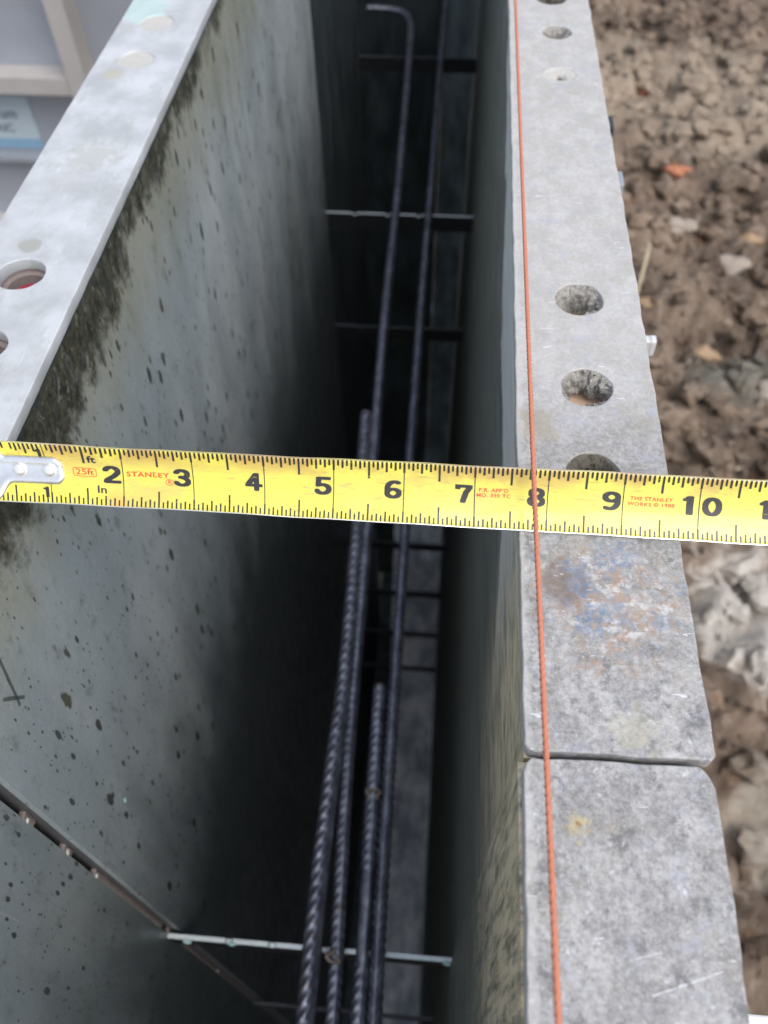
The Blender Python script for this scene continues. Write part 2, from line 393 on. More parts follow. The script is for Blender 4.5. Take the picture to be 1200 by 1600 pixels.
def plate(outline, holes, z0, z1, bevel=.02):
    """flat plate with real openings: outline and holes are lists of (x, y)"""
    cu = bpy.data.curves.new('plate', 'CURVE'); cu.dimensions = '2D'; cu.fill_mode = 'BOTH'
    for loop in [outline] + holes:
        sp = cu.splines.new('POLY'); sp.points.add(len(loop) - 1)
        for p, q in zip(sp.points, loop): p.co = (q[0], q[1], 0, 1)
        sp.use_cyclic_u = True
    h = (z1 - z0) / 2
    cu.extrude = h - bevel; cu.bevel_depth = bevel; cu.bevel_resolution = 2; cu.offset = -bevel
    o = bpy.data.objects.new('plate', cu); C.objects.link(o)
    dg = bpy.context.evaluated_depsgraph_get()
    me = bpy.data.meshes.new_from_object(o.evaluated_get(dg)); me.materials.clear()
    bpy.data.objects.remove(o); bpy.data.curves.remove(cu)
    me.transform(Matrix.Translation((0, 0, (z0 + z1) / 2)))
    return me
def circ(cx, cy, r, n=40, j=0., seed=0):
    return [(cx + r * (1 + j * (noise.noise((math.cos(a) * 2 + seed, math.sin(a) * 2, seed * .7)))) * math.cos(a),
             cy + r * (1 + j * (noise.noise((math.cos(a) * 2 + seed, math.sin(a) * 2, seed * .7)))) * math.sin(a)) for a in (2 * PI * k / n for k in range(n))]
def rough_edge(pts, step=.12, amp=.012, seed=0):
    out = []
    for i, p in enumerate(pts):
        q = pts[(i + 1) % len(pts)]; d = math.hypot(q[0] - p[0], q[1] - p[1]); n = max(1, int(d / step)) if d > .3 else 1
        nx, ny = (q[1] - p[1]) / (d or 1), -(q[0] - p[0]) / (d or 1)
        for k in range(n):
            t = k / n; x = p[0] + (q[0] - p[0]) * t; y = p[1] + (q[1] - p[1]) * t
            a = amp * (noise.noise((x * 2.1 + seed, y * 2.1, 0)) * 1.6 + noise.noise((x * 9, y * 9, seed)) * .7) if 0 < k else 0
            out.append((x + nx * a, y + ny * a))
    return out
def rect(x0, y0, x1, y1, r=.08):
    o = []
    for cx, cy, a0 in ((x1 - r, y0 + r, -90), (x1 - r, y1 - r, 0), (x0 + r, y1 - r, 90), (x0 + r, y0 + r, 180)):
        for k in range(4): a = math.radians(a0 + k * 30); o.append((cx + r * math.cos(a), cy + r * math.sin(a)))
    return o
def tube(path, r, n=8, closed=False, rfun=None):
    """path: list of Vector; rfun(i, s, theta) -> radius"""
    vs_, fs = [], []
    up = Vector((0, 0, 1)); L = 0
    N = len(path); prevx = None
    for i, p in enumerate(path):
        t = (path[min(i + 1, N - 1)] - path[max(i - 1, 0)]).normalized()
        x = t.cross(up) if prevx is None else (prevx - t * prevx.dot(t))
        if x.length < 1e-4: x = t.cross(Vector((1, 0, 0)))
        x.normalize(); prevx = x; y = x.cross(t)
        if i: L += (p - path[i - 1]).length
        for k in range(n):
            th = 2 * PI * k / n
            rr = rfun(i, L, th) if rfun else r
            vs_.append(p + (x * math.cos(th) + y * math.sin(th)) * rr)
    for i in range(N - 1):
        for k in range(n):
            a = i * n + k; b = i * n + (k + 1) % n
            fs.append((a, b, b + n, a + n))
    fs.append(tuple(range(n - 1, -1, -1))); fs.append(tuple((N - 1) * n + k for k in range(n)))
    return mesh(vs_, fs)

XL, XR = -6.74, 1.25
DEP = -96.0

# ------------------------------------------------------------------ ground (one sheet, higher outside the form than in the trench)
def ground():
    xs = [-4000, -1500, -500, -200, -90, -40, -12, 3.56, 3.75]
    x = 3.75
    while x < 66: x += .62; xs.append(x)
    xs += [75, 90, 120, 180, 300, 600, 1500, 4000]
    ys = [-4000, -1200, -400, -120, -40, -12]
    y = -12
    while y < 190:
        y += .62 + max(0, y) * .010; ys.append(y)
    ys += [215, 260, 340, 600, 1500, 4000]
    rj = random.Random(5)
    def h(x, y):
        if x < 3.6: return -97.0
        fall = min(1, max(0, (200 - y) / 60)) * min(1, max(0, (90 - x) / 20)) * min(1, max(0, (y + 20) / 10))
        v = Vector((x, y, 0))
        a = noise.noise(v * .05) * 3.2 + noise.noise(v * .13 + Vector((3, 1, 0))) * 2.2 + abs(noise.noise(v * .3)) * 1.9 + noise.noise(v * .45 + Vector((7, 0, 0))) * 1.6 + abs(noise.noise(v * .8)) * .9 + noise.noise(v * 1.3) * .8 + rj.uniform(-.22, .22)
        return -43 + a * fall
    vs_ = [(x, y, h(x, y)) for y in ys for x in xs]
    W = len(xs); fs = [(j * W + i, j * W + i + 1, (j + 1) * W + i + 1, (j + 1) * W + i) for j in range(len(ys) - 1) for i in range(W - 1)]
    me = mesh(vs_, fs)
    o = link('ground', me, 'soil', smooth=True); o['kind'] = 'structure'
    return h
H = ground()

me = box((XL - .3, -24, -98), (XR + .3, 66.2, -96.0)); o = link('footing', me, 'dface'); o['kind'] = 'structure'
# lit floor strip, painted pale on a raised ledge beside the right-hand forms
bm = bmesh.new(); ny = 120
for i in range(ny + 1):
    y = -10 + i * (66 + 10) / ny
    xl = -2.3 + .2 * noise.noise((0, y * .3, 1)) - (max(0, y - 9) * .05)
    xr = XR - .02
    for x, z in ((xl, -96.1), (xl, -77.2), (xl * .4 + xr * .6, -77.0), (xr, -77.1), (xr, -96.1)):
        bm.verts.new((x, y, z + .15 * noise.noise((x, y * .5, 3))))
bm.verts.ensure_lookup_table()
for i in range(ny):
    for k in range(4): a = i * 5 + k; bm.faces.new([bm.verts[q] for q in (a, a + 1, a + 6, a + 5)])
o = link('lit_footing_strip', bm_mesh(bm), 'concrete'); o['kind'] = 'structure'

# ------------------------------------------------------------------ form panels
def crust(parent, name, cx, cy, prof, mat, seed, jit=.06, n=80, cap=False):
    if len(prof) > 3 and not cap: prof = [(a[0] + (b[0] - a[0]) * q / 4, a[1] + (b[1] - a[1]) * q / 4) for a, b in zip(prof, prof[1:]) for q in range(4)] + [prof[-1]]
    """a rough ring of cement lining an opening: prof = [(radius, z)...]; radii wander"""
    bm = bmesh.new(); rings = []
    for q, (r, z) in enumerate(prof):
        ring = []
        for k in range(n):
            a = 2 * PI * k / n; c, s_ = math.cos(a), math.sin(a)
            lump = noise.noise((c * 1.3 + seed, s_ * 1.3, z * 1.5)) * 1.3 + noise.noise((c * 4 + seed, s_ * 4, z * 5)) * .8 + noise.noise((c * 9, s_ * 9 + seed, z * 11)) * .6 + noise.noise((c * 19, s_ * 19 + seed, z * 21)) * .5
            edge = min(1., q / 5.) if len(prof) > 6 else (0 if q == 0 else 1)
            rr = max(.02, r + jit * lump * edge)
            ring.append(bm.verts.new((cx + rr * c, cy + rr * s_, z + edge * jit * .5 * noise.noise((c * 5, s_ * 5, q + seed)))))
        rings.append(ring)
    for a, b in zip(rings, rings[1:]):
        for k in range(n): bm.faces.new((a[k], a[(k + 1) % n], b[(k + 1) % n], b[k]))
    if cap: bm.faces.new(rings[-1])
    return link(name, bm_mesh(bm), mat, parent, smooth=True)

def form_panel(label, side, xi, y0, y1, face, railmat, outline, holes, back='back', xo=None, group='aluminium form panels', ribs=True, overhang=.03):
    """side +1: stands right of the cavity, -1: left. xi: inner face x."""
    W = 2.2
    t = thing('wall_form', label, 'form panel', (xi + side * W / 2, (y0 + y1) / 2, DEP), group)
    sgn = side
    # casting sheet, split so it can show a slight hand-worn waviness
    ny_ = max(4, int((y1 - y0) / 1.0)); zs = [-.25, -.6, -1.2, -2, -3, -5, -8, -12, -18, -26, -36, -48, -60, -72, -84, -95.9]
    bm = bmesh.new(); fr = []; bk = []
    for i in range(ny_ + 1):
        y = y0 + .02 + (y1 - y0 - .04) * i / ny_
        fr.append([bm.verts.new((xi + sgn * (overhang * .6 + .03 * noise.noise((y * .25, z * .15, side * 5))), y, z)) for z in zs])
        bk.append([bm.verts.new((xi + sgn * (.17), y, z)) for z in zs])
    for i in range(ny_):
        for k in range(len(zs) - 1):
            bm.faces.new((fr[i][k], fr[i + 1][k], fr[i + 1][k + 1], fr[i][k + 1]))
            bm.faces.new((bk[i][k], bk[i][k + 1], bk[i + 1][k + 1], bk[i + 1][k]))
    for k in range(len(zs) - 1):
        bm.faces.new((fr[0][k], fr[0][k + 1], bk[0][k + 1], bk[0][k])); bm.faces.new((fr[-1][k], bk[-1][k], bk[-1][k + 1], fr[-1][k + 1]))
    for i in range(ny_):
        bm.faces.new((fr[i][0], bk[i][0], bk[i + 1][0], fr[i + 1][0])); bm.faces.new((fr[i][-1], fr[i + 1][-1], bk[i + 1][-1], bk[i][-1]))
    link('face_sheet', bm_mesh(bm), face, t, smooth=False)
    link('top_rail', plate(outline, [circ(x, y, r, 44, .05, x + y) for x, y, r in holes], -.24, 0, .022), railmat, t)
    xo_ = xi + sgn * W * .98
    for ya, yb in ((y0 + .03, y0 + .24), (y1 - .24, y1 - .03)):
        link('side_rail', box((xi + sgn * .19, ya, -.26), (xo_, yb, -95.9)), 'oily', t)
    if ribs:
        for z in range(10, 96, 12):
            link('rib', box((xi + sgn * .19, y0 + .26, -z - .25), (xo_ - sgn * .1, y1 - .26, -z)), back, t)
    return t

# --- right row
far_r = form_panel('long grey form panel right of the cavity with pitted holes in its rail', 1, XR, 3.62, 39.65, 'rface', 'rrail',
    rough_edge([(1.25, 3.72), (1.33, 3.64), (3.46, 3.68), (3.51, 3.74), (3.48, 8.5), (3.45, 14.3), (3.42, 17), (3.37, 24.3), (3.4, 39.6), (1.26, 39.62), (1.26, 24), (1.25, 16.4), (1.23, 8.4)], seed=3),
    [(2.39, 24.35, .40), (2.45, 22.37, .37), (2.43, 20.15, .38), (2.39, 12.0, .43), (2.38, 9.8, .42), (2.36, 7.98, .41)])
crust(far_r, 'cement_crust', 2.39, 24.35, [(.405, -.02), (.36, -.07), (.31, -.2), (.30, -.7)], 'darkcrust', 1)
crust(far_r, 'cement_crust', 2.45, 22.37, [(.375, -.02), (.33, -.06), (.27, -.16), (.25, -.6)], 'crust', 2, .07)
crust(far_r, 'cement_crust', 2.43, 20.15, [(.385, -.012), (.30, -.03), (.17, -.05), (.11, -.09), (.10, -.4)], 'plug', 3, .05)
crust(far_r, 'cement_crust', 2.39, 12.0, [(.435, -.022), (.42, -.04), (.40, -.09), (.33, -.17), (.27, -.30), (.25, -.5)], 'crust', 4, .10)
crust(far_r, 'cement_crust', 2.38, 9.8, [(.425, -.022), (.41, -.04), (.39, -.08), (.34, -.16), (.29, -.30), (.28, -.45)], 'crust', 15, .11)
crust(far_r, 'cement_crust', 2.36, 7.98, [(.415, -.02), (.38, -.07), (.30, -.2), (.28, -.45)], 'darkcrust', 6, .09)
near_r = form_panel('nearest grey form panel right of the cavity, with a yellow rust spot on its rail', 1, XR - .08, -24, 3.60, 'rface', 'rrail',  # row cut short behind the camera so light enters the cavity
    rough_edge([(1.23, 3.38), (1.27, 3.50), (1.33, 3.56), (3.30, 3.60), (3.39, 3.50), (3.45, 3.34), (3.46, 2.2), (3.42, 1), (3.40, -24), (1.22, -24), (1.22, .8), (1.23, 2.7)], seed=9), [])
third_r = form_panel('farthest form panel of the right row, deep at the end of the cavity', 1, XR, 39.69, 65.6, 'rface', 'rrail',
    rect(1.26, 39.7, 3.4, 65.6), [])
link('wood_shim', box((2.12, 9.7, -.70), (2.78, 10.7, -.58), .02), 'wood', far_r)
# --- left row
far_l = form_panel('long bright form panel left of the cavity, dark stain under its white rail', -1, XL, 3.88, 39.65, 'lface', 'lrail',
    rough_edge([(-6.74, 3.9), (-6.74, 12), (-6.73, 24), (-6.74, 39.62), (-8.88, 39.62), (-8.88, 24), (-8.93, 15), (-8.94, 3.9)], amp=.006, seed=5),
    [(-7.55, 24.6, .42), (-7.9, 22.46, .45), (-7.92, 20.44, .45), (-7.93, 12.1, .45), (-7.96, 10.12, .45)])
for i, (x, y) in enumerate(((-7.55, 24.6), (-7.9, 22.46), (-7.92, 20.44))):
    crust(far_l, 'cement_plug', x, y, [(.455, -.03), (.43, -.035), (.36, -.04), (.2, -.035), (.08, -.04)], 'plug', 20 + i, .012, cap=True)
for i, (x, y) in enumerate(((-7.93, 12.1), (-7.96, 10.12))):
    bm = bmesh.new(); prof = [(.46, -.24), (.46, -.30), (.365, -.31), (.365, -.5), (.40, -.51)]
    rings = [[bm.verts.new((x + r * math.cos(2 * PI * k / 40), y + r * math.sin(2 * PI * k / 40), z)) for k in range(40)] for r, z in prof]
    for a, b in zip(rings, rings[1:]):
        for k in range(40): bm.faces.new((a[k], a[(k + 1) % 40], b[(k + 1) % 40], b[k]))
    link('bushing', bm_mesh(bm), 'bush', far_l, smooth=False)
link('web_plate', box((-10.6, 13.4, -2.4), (-8.3, 16.0, -2.2), .03), 'back', far_l)
link('paint_mark', box((-9.68, 14.2, -2.196), (-9.15, 15.3, -2.18)), 'redp', far_l)
near_l = form_panel('nearest blue-grey form panel of the left row, in front of the dark slotted joint', -1, XL - .34, -24, 3.80, 'lface', 'lrail', rect(-9.22, -24, -7.08, 3.8), [])  # also cut short behind the camera to let light in
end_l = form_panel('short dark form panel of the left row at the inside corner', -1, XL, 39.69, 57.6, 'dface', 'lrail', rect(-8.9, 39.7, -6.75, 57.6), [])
# joint filler: mortar left between near and far left panels, with open slots between the lumps
t = thing('mortar_bead', 'broken bead of mortar in the vertical joint of the left forms', 'mortar', (-7.0, 3.84, DEP))
z = -.3; k = 0
gaps = [(-3.6, -5.5), (-6.0, -7.7), (-8.2, -9.8), (-16.2, -17.0)]
segs = [(-.3, -3.6), (-5.5, -6.0), (-7.7, -8.2), (-9.8, -16.2), (-17.0, -40), (-40, -95)]
for a, b in segs:
    n_ = max(2, int(abs(b - a) / .35)); bm = bmesh.new(); prev = None
    for i in range(n_ + 1):
        zz = a + (b - a) * i / n_; o_ = .02 * noise.noise((zz * 3, 1, 1)) ; w_ = .05 + .02 * noise.noise((zz * 4, 3, 1))
        ring = [bm.verts.new(p) for p in ((-7.19, 3.75, zz), (-7.075 + o_, 3.80 - w_ * .5, zz), (-7.065 + o_, 3.84, zz), (-7.075, 3.90, zz), (-7.19, 3.90, zz))]
        if prev:
            for q in range(5): bm.faces.new((prev[q], prev[(q + 1) % 5], ring[(q + 1) % 5], ring[q]))
        else: bm.faces.new(ring)
        prev = ring
    bm.faces.new(prev)
    link('bead_segment', bm_mesh(bm), 'bush', t)
for i, zz in enumerate((-3.9, -5.62, -7.85, -9.85, -17.3, -18.2, -25.0)):
    bm = bmesh.new(); bmesh.ops.create_icosphere(bm, subdivisions=2, radius=.05)
    for v in bm.verts: v.co = Vector((v.co.x * .5, v.co.y * 1.1, v.co.z * 1.5)) * (1 + .5 * noise.noise(v.co * 18 + Vector((i, 0, 0)))) + Vector((-7.04, 3.78, zz))
    link('mortar_crumb', bm_mesh(bm), 'mortar', t)

# --- end form across the cavity (the cavity turns left behind the inside corner)
t = thing('wall_form', 'dark form panel closing the far end of the cavity', 'form panel', (-14, 66.7, DEP), 'aluminium form panels')
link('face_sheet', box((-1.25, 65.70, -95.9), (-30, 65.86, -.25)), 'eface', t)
link('lit_strip', box((1.24, 65.66, -95.9), (-1.20, 65.86, -.25)), 'litface', t)  # lit strip of the end wall, added as a paler piece
link('top_rail', box((3.4, 65.66, -.22), (-30, 67.9, 0), .02), 'lrail', t)
for z in (22, 46, 70): link('rib', box((1.2, 65.9, -z), (-30, 67.7, -z - .25)), 'back', t)
crust(t, 'mud_spot', 0, 0, [(.5, 0), (.3, .05), (.1, .06)], 'darkcrust', 3, .08, cap=True)
ms = [o for o in t.children if o.name.startswith('mud_spot')][0]
ms.rotation_euler = (PI / 2, 0, 0); ms.data.transform(Matrix.Translation(Vector((14, -66.7, 96)) * S)); ms.scale = (1.3, 1, 1.4)
ms.location = Vector((-2.9 + 14, 65.69 - 66.7, -18.2 + 96)) * S

# --- inner form of the wall that runs off to the left, seen from its ribbed back
t = thing('wall_form', 'ribbed back of a form panel with a blue-striped sticker, far left', 'form panel', (-21, 56.6, DEP), 'aluminium form panels')
link('face_sheet', box((-8.95, 57.5, -95.9), (-52, 57.66, -.25)), 'back', t)
link('top_rail', box((-8.95, 55.35, -.22), (-52, 57.66, 0), .02), 'lrail', t)
for x in (-9.3, -26.0, -43.5, -51.5): link('upright_rib', box((x - .65, 55.3, -95.9), (x + .65, 57.49, -.25), .05), 'rib', t)
for z, hh in ((6.2, 1.1), (18.0, 1.2), (30, 1.1), (42, 1.1)):
    for xa, xb in ((-9.98, -25.33), (-26.67, -42.8), (-44.2, -50.8)):
        link('cross_rib', box((xa, 55.6, -z - hh), (xb, 57.49, -z), .05), 'rib', t)
for xa, xb in ((-26.67, -42.8), (-9.98, -25.33)): link('lip', box((xa, 56.5, -24.9), (xb, 57.49, -24.45), .03), 'back', t)
link('gusset', box((-25.33, 56.0, -20.6), (-24.2, 57.49, -18.9), .1), 'rib', t)
st = link('sticker', box((-31.2, 57.44, -24.2), (-39.5, 57.49, -20.3)), 'sticker', t)
def flat_text(txt, size, name, mat, M4, parent, bold=0.):
    cu = bpy.data.curves.new('t', 'FONT'); cu.body = txt; cu.size = size; cu.offset = bold; cu.resolution_u = 3
    cu.align_x = 'CENTER'; cu.align_y = 'CENTER'
    o_ = bpy.data.objects.new('t', cu); C.objects.link(o_)
    me = bpy.data.meshes.new_from_object(o_.evaluated_get(bpy.context.evaluated_depsgraph_get())); me.materials.clear()
    bpy.data.objects.remove(o_); bpy.data.curves.remove(cu)
    if M4 is not None: me.transform(M4)
    return link(name, me, mat, parent) if parent is not None or name else me
R90 = Matrix.Rotation(PI / 2, 4, 'X')
sb = box((-31.2, 57.40, -24.2), (-39.5, 57.435, -23.5)); link('blue_band', sb, 'blue', st)
flat_text('rum', 1.1, 'lettering', 'grey_ink', Matrix.Translation((-33.3, 57.43, -21.6)) @ R90, st, .02)
flat_text('AIC', .9, 'lettering', 'grey_ink', Matrix.Translation((-33.7, 57.43, -22.7)) @ R90, st, .02)

# ------------------------------------------------------------------ flat ties across the cavity
def tie(label, y, z, x0=XL - .1, x1=XR + .1, notches=(.2, .42, .63), mat='tie_dim'):
    """thin steel strap standing on edge, its top edge nicked"""
    L = x1 - x0; top = []
    for c_ in notches:
        xc = x0 + L * c_; top += [(xc - .12, 0), (xc - .06, -.11), (xc + .06, -.11), (xc + .12, 0)]
    pts = [(x0, 0)] + top + [(x1, 0), (x1, -.95), (x0, -.95)]
    bm = bmesh.new()
    a = [bm.verts.new((px, y - .065, z + pz)) for px, pz in pts]; b = [bm.verts.new((px, y + .065, z + pz)) for px, pz in pts]
    bm.faces.new(a); bm.faces.new(b[::-1])
    for i in range(len(pts)): j = (i + 1) % len(pts); bm.faces.new((a[i], b[i], b[j], a[j]))
    me = bm_mesh(bm); 
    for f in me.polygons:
        if abs(f.normal.z) > .3 and f.center.z > z - .5: f.material_index = 1  # top edge takes the lighter colour, sides keep the painted shade
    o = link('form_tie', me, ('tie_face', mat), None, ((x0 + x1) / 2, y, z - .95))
    return tag(o, label, 'tie', 'flat steel ties across the form cavity')
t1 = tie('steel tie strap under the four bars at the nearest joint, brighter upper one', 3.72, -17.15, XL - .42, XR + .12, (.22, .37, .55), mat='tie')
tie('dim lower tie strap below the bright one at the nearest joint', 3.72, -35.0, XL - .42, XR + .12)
for k in (0, 1, 4, 5, 6, 7):
    z = -17 - 8 * k
    lab = {0: 'pale tie strap under both long bars halfway up the cavity, brightest of its stack',
           1: 'faint second tie strap below the pale one at the mid joint', 4: 'dark tie strap just below the tape edge right of the bars, uppermost of four', 5: 'dark tie strap second below the tape right of the bars', 6: 'dark tie strap third below the tape right of the bars', 7: 'lowest dark tie strap, level with the rusty cut bar end'}.get(k, 'dark tie strap low in the stack at the mid joint')
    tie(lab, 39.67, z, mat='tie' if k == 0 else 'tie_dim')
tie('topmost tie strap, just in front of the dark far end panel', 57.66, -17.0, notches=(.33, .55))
# teal release residue near the strap ends
for i, (x, y, z) in enumerate(((-6.5, 3.60, -17.12), (-5.15, 3.64, -17.12), (1.1, 3.62, -17.12), (-6.68, 5.33, -9.37))):
    bm = bmesh.new(); bmesh.ops.create_icosphere(bm, subdivisions=2, radius=.06)
    for v in bm.verts: v.co = Vector((v.co.x * (2.2 if i < 3 else .4), v.co.y, v.co.z * (.5 if i < 3 else 1.5))) * (1 + .5 * noise.noise(v.co * 15 + Vector((i, 0, 0)))) + Vector((x, y, z))
    if i < 3: link('residue', bm_mesh(bm), 'teal', t1)
    else: link('release_residue', bm_mesh(bm), 'teal', far_l)

# ------------------------------------------------------------------ rebar
def resample(pts, step):
    out = [pts[0].copy()]
    for a, b in zip(pts, pts[1:]):
        n_ = max(1, round((b - a).length / step))
        for k in range(1, n_ + 1): out.append(a.lerp(b, k / n_))
    return out
def rebar(label, pts, d, phase, lean, ymin=-14., smooth_zone=None, endcap=None):
    P_ = [Vector(p) for p in pts]
    # gentle smoothing of the run
    P_ = resample(P_, .9)
    for _ in range(6): P_ = [P_[0]] + [(P_[i - 1] + P_[i] * 2 + P_[i + 1]) / 4 for i in range(1, len(P_) - 1)] + [P_[-1]]
    base = P_[0]
    t = thing('rebar', label, 'rebar', tuple(base), 'reinforcing bars lying in the form')
    path = resample(P_, .05)
    r0 = d / 2 * .88; pitch = d * .72
    def rf(i, L, th):
        th += phase
        lon = max(0, math.cos(2 * th)) ** 12 * d * .13
        half = 1 if math.sin(th) > 0 else -1
        u = (L + lean * half * (th % PI) * d * .5) / pitch
        c = .5 + .5 * math.cos(2 * PI * u)
        tr = (c ** 2.2) * d * .14 * min(1, max(0, abs(math.sin(th)) - .15) * 1.7)
        if smooth_zone and smooth_zone[0] < path[min(i, len(path) - 1)].y < smooth_zone[1]: tr *= .12
        return r0 + max(lon, tr) + .004 * noise.noise((L * 2, th, phase))
    me = tube(path, r0, 20, rfun=rf)
    link('bar', me, 'rebar', t, smooth=True)
    if endcap is not None:
        p = path[endcap]; q = path[1 if endcap == 0 else -2]; dr = (p - q).normalized()
        me = tube([p + dr * .002, p + dr * .03], r0 * .98, 18)
        link('cut_end', me, 'rusty', t)
        me = tube([p - dr * 1.0 * k_ / 6 for k_ in range(7)], r0 * 1.06, 18, rfun=lambda i, L, th: r0 * (1.02 + .06 * noise.noise((L * 6, math.cos(th) * 3, math.sin(th) * 3))))
    return t, path
ZB = -16.62
rebar('thick leftmost bar of the bundle, its far end cut off square', [(-3.12, 24.4, ZB), (-2.98, 21, ZB + .05), (-2.90, 18, ZB), (-2.80, 15.3, ZB), (-2.70, 11.8, ZB), (-2.80, 8.5, ZB), (-2.82, 5.9, ZB), (-2.72, 1.9, ZB), (-2.6, -3, ZB), (-2.5, -14, ZB)], .54, .4, 1, endcap=0)
hook = [(-3.50 - 3.25, 64.1, ZB + .0), (-4.4, 64.1, ZB), (-3.85, 63.9, ZB), (-3.55, 63.4, ZB), (-3.42, 62.5, ZB), (-3.15, 51.4, ZB), (-2.92, 39.5, ZB), (-2.88, 32.5, ZB), (-2.76, 26.6, ZB), (-2.63, 22.5, ZB), (-2.52, 18.2, ZB - .05), (-2.42, 12.5, ZB - .1), (-2.33, 8.8, ZB - .12), (-2.18, 6.1, ZB - .05), (-1.98, 2.4, ZB), (-1.8, -3, ZB), (-1.7, -14, ZB)]
rebar('long bar whose far end hooks left, passing right of the cut bar end', hook, .40, 1.2, 1)
rebar('rightmost long bar running the whole cavity with a bright lengthwise rib', [(-1.16, 65.3, ZB), (-1.16, 51.5, ZB), (-1.13, 39.6, ZB), (-1.15, 32.5, ZB), (-1.12, 26.7, ZB), (-1.10, 22.6, ZB), (-1.05, 18.3, ZB), (-1.0, 12.1, ZB), (-.95, 8.6, ZB), (-.93, 6.2, ZB), (-.89, 3.8, ZB), (-.83, 2, ZB), (-.7, -3, ZB), (-.6, -14, ZB)], .40, 1.75, -1)
rebar('short lap bar with rusty cut end beside the rightmost bar, smooth marked stretch', [(-1.50, 11.8, ZB), (-1.43, 8.9, ZB), (-1.37, 6.2, ZB), (-1.33, 4.1, ZB), (-1.29, 2.2, ZB), (-1.2, -3, ZB), (-1.1, -14, ZB)], .42, 1.1, 1, smooth_zone=(3.4, 5.9), endcap=0)
def wire_knot(label, c, r, seed):
    rnd = random.Random(seed); pts = []
    for k in range(70):
        a = k * .42; rr = r * (.75 + .25 * math.sin(k * .37 + seed))
        pts.append(Vector(c) + Vector((math.cos(a) * rr, math.sin(a * .97) * rr * .8, .10 * math.sin(k * .21 + seed) + .06 * math.cos(a * 2))))
    pts.append(pts[-1] + Vector((.12, .15, .12)))
    o = link('tie_wire', tube(pts, .026, 6), 'wire', None, c, smooth=True)
    tag(o, label, 'wire')
wire_knot('small rusty wire knot round the short lap bar', (-1.40, 8.05, ZB + .16), .24, 1)
wire_knot('wire knot on the hooked bar just before the bright tie strap', (-2.12, 3.45, ZB + .16), .21, 5)

# ------------------------------------------------------------------ hardware behind the right-hand forms
def pin(label, x1, y, z, d, mat, w=.34):
    t = thing('form_pin', label, 'pin', (3.47, y, z), 'pins sticking out behind the right forms')
    link('shank', box((3.0, y - d / 2, z - .3), (x1 - .12, y + d / 2, z), .03), mat, t)
    link('head', box((x1 - .16, y - w, z - .42), (x1, y + w, z + .02), .05), mat, t)
pin('dark pin head poking out beside the upper rail edge', 4.60, 23.7, -3.0, .5, 'pin')
pin('grey pin head just below the dark one on the upper rail edge', 4.62, 20.8, -3.0, .5, 'back')
pin('small white pin head beside the two open rail holes', 4.78, 14.45, -3.0, .22, 'white', .12)
pin('dark pin under the white pin head', 4.45, 13.9, -3.3, .5, 'pin')
t = thing('scaffold_bracket', 'pale bracket arm reaching right from the nearest form, bottom right corner', 'bracket', (3.47, 1.2, -7))
link('arm', box((3.42, .3, -6.25), (9.5, 1.78, -6.0), .04), 'white', t)
link('web', box((3.42, .9, -8.2), (9.2, 1.15, -6.26), .03), 'pin', t)

# ------------------------------------------------------------------ tape measure blade
TT = [(-6.81, 7.43), (-5.74, 7.42), (-4.57, 7.41), (-3.53, 7.41), (-2.47, 7.41), (-1.45, 7.42), (-.44, 7.42), (.56, 7.42), (1.60, 7.43), (2.65, 7.43), (3.70, 7.43), (4.75, 7.43)]
TB = [(-6.65, 6.81), (-5.58, 6.83), (-4.52, 6.84), (-3.47, 6.84), (-2.43, 6.83), (-1.44, 6.83), (-.43, 6.82), (.59, 6.82), (1.61, 6.82), (2.66, 6.81), (3.72, 6.81), (4.77, 6.80)]
def interp(T_, u):
    if u <= 0: a, b, f = T_[0], T_[1], u
    elif u >= 11: a, b, f = T_[10], T_[11], u - 10
    else:
        i = int(u); i = min(i, 10); a, b, f = T_[i], T_[i + 1], u - i
        if 0 < i < 10:      # Catmull-Rom
            p0, p3 = T_[i - 1], T_[i + 2]
            return tuple(.5 * ((2 * a[k]) + (-p0[k] + b[k]) * f + (2 * p0[k] - 5 * a[k] + 4 * b[k] - p3[k]) * f * f + (-p0[k] + 3 * a[k] - 3 * b[k] + p3[k]) * f ** 3) for k in (0, 1))
    return tuple(a[k] + (b[k] - a[k]) * f for k in (0, 1))
def tp(u, s, n=0.):
    """point on the blade: u inches from the hook, s -0.5 (near edge) .. 0.5 (far edge), n above the printed side"""
    a = interp(TB, u); b = interp(TT, u)
    A = Vector((a[0], a[1], .055)); B = Vector((b[0], b[1], .715))
    w_ = (B - A); wn_ = w_.normalized(); al = Vector((1, 0, 0)); nr = al.cross(wn_).normalized()
    if nr.z < 0: nr = -nr
    q = s * 2; sag = .085 * (1 - q * q)
    wob = .006 * math.sin(u * 2.3) + .004 * math.sin(u * 5.1 + 1)
    slope = .17 * q / .94     # tilt of the local normal
    return A + w_ * (s + .5) - nr * sag + (nr - wn_ * slope * 2).normalized() * n + Vector((0, 0, wob))
tape = thing('tape_blade', 'yellow steel tape blade laid across both form rails, inches 1 to 10', 'tape measure', (-.9, 7.12, 0))
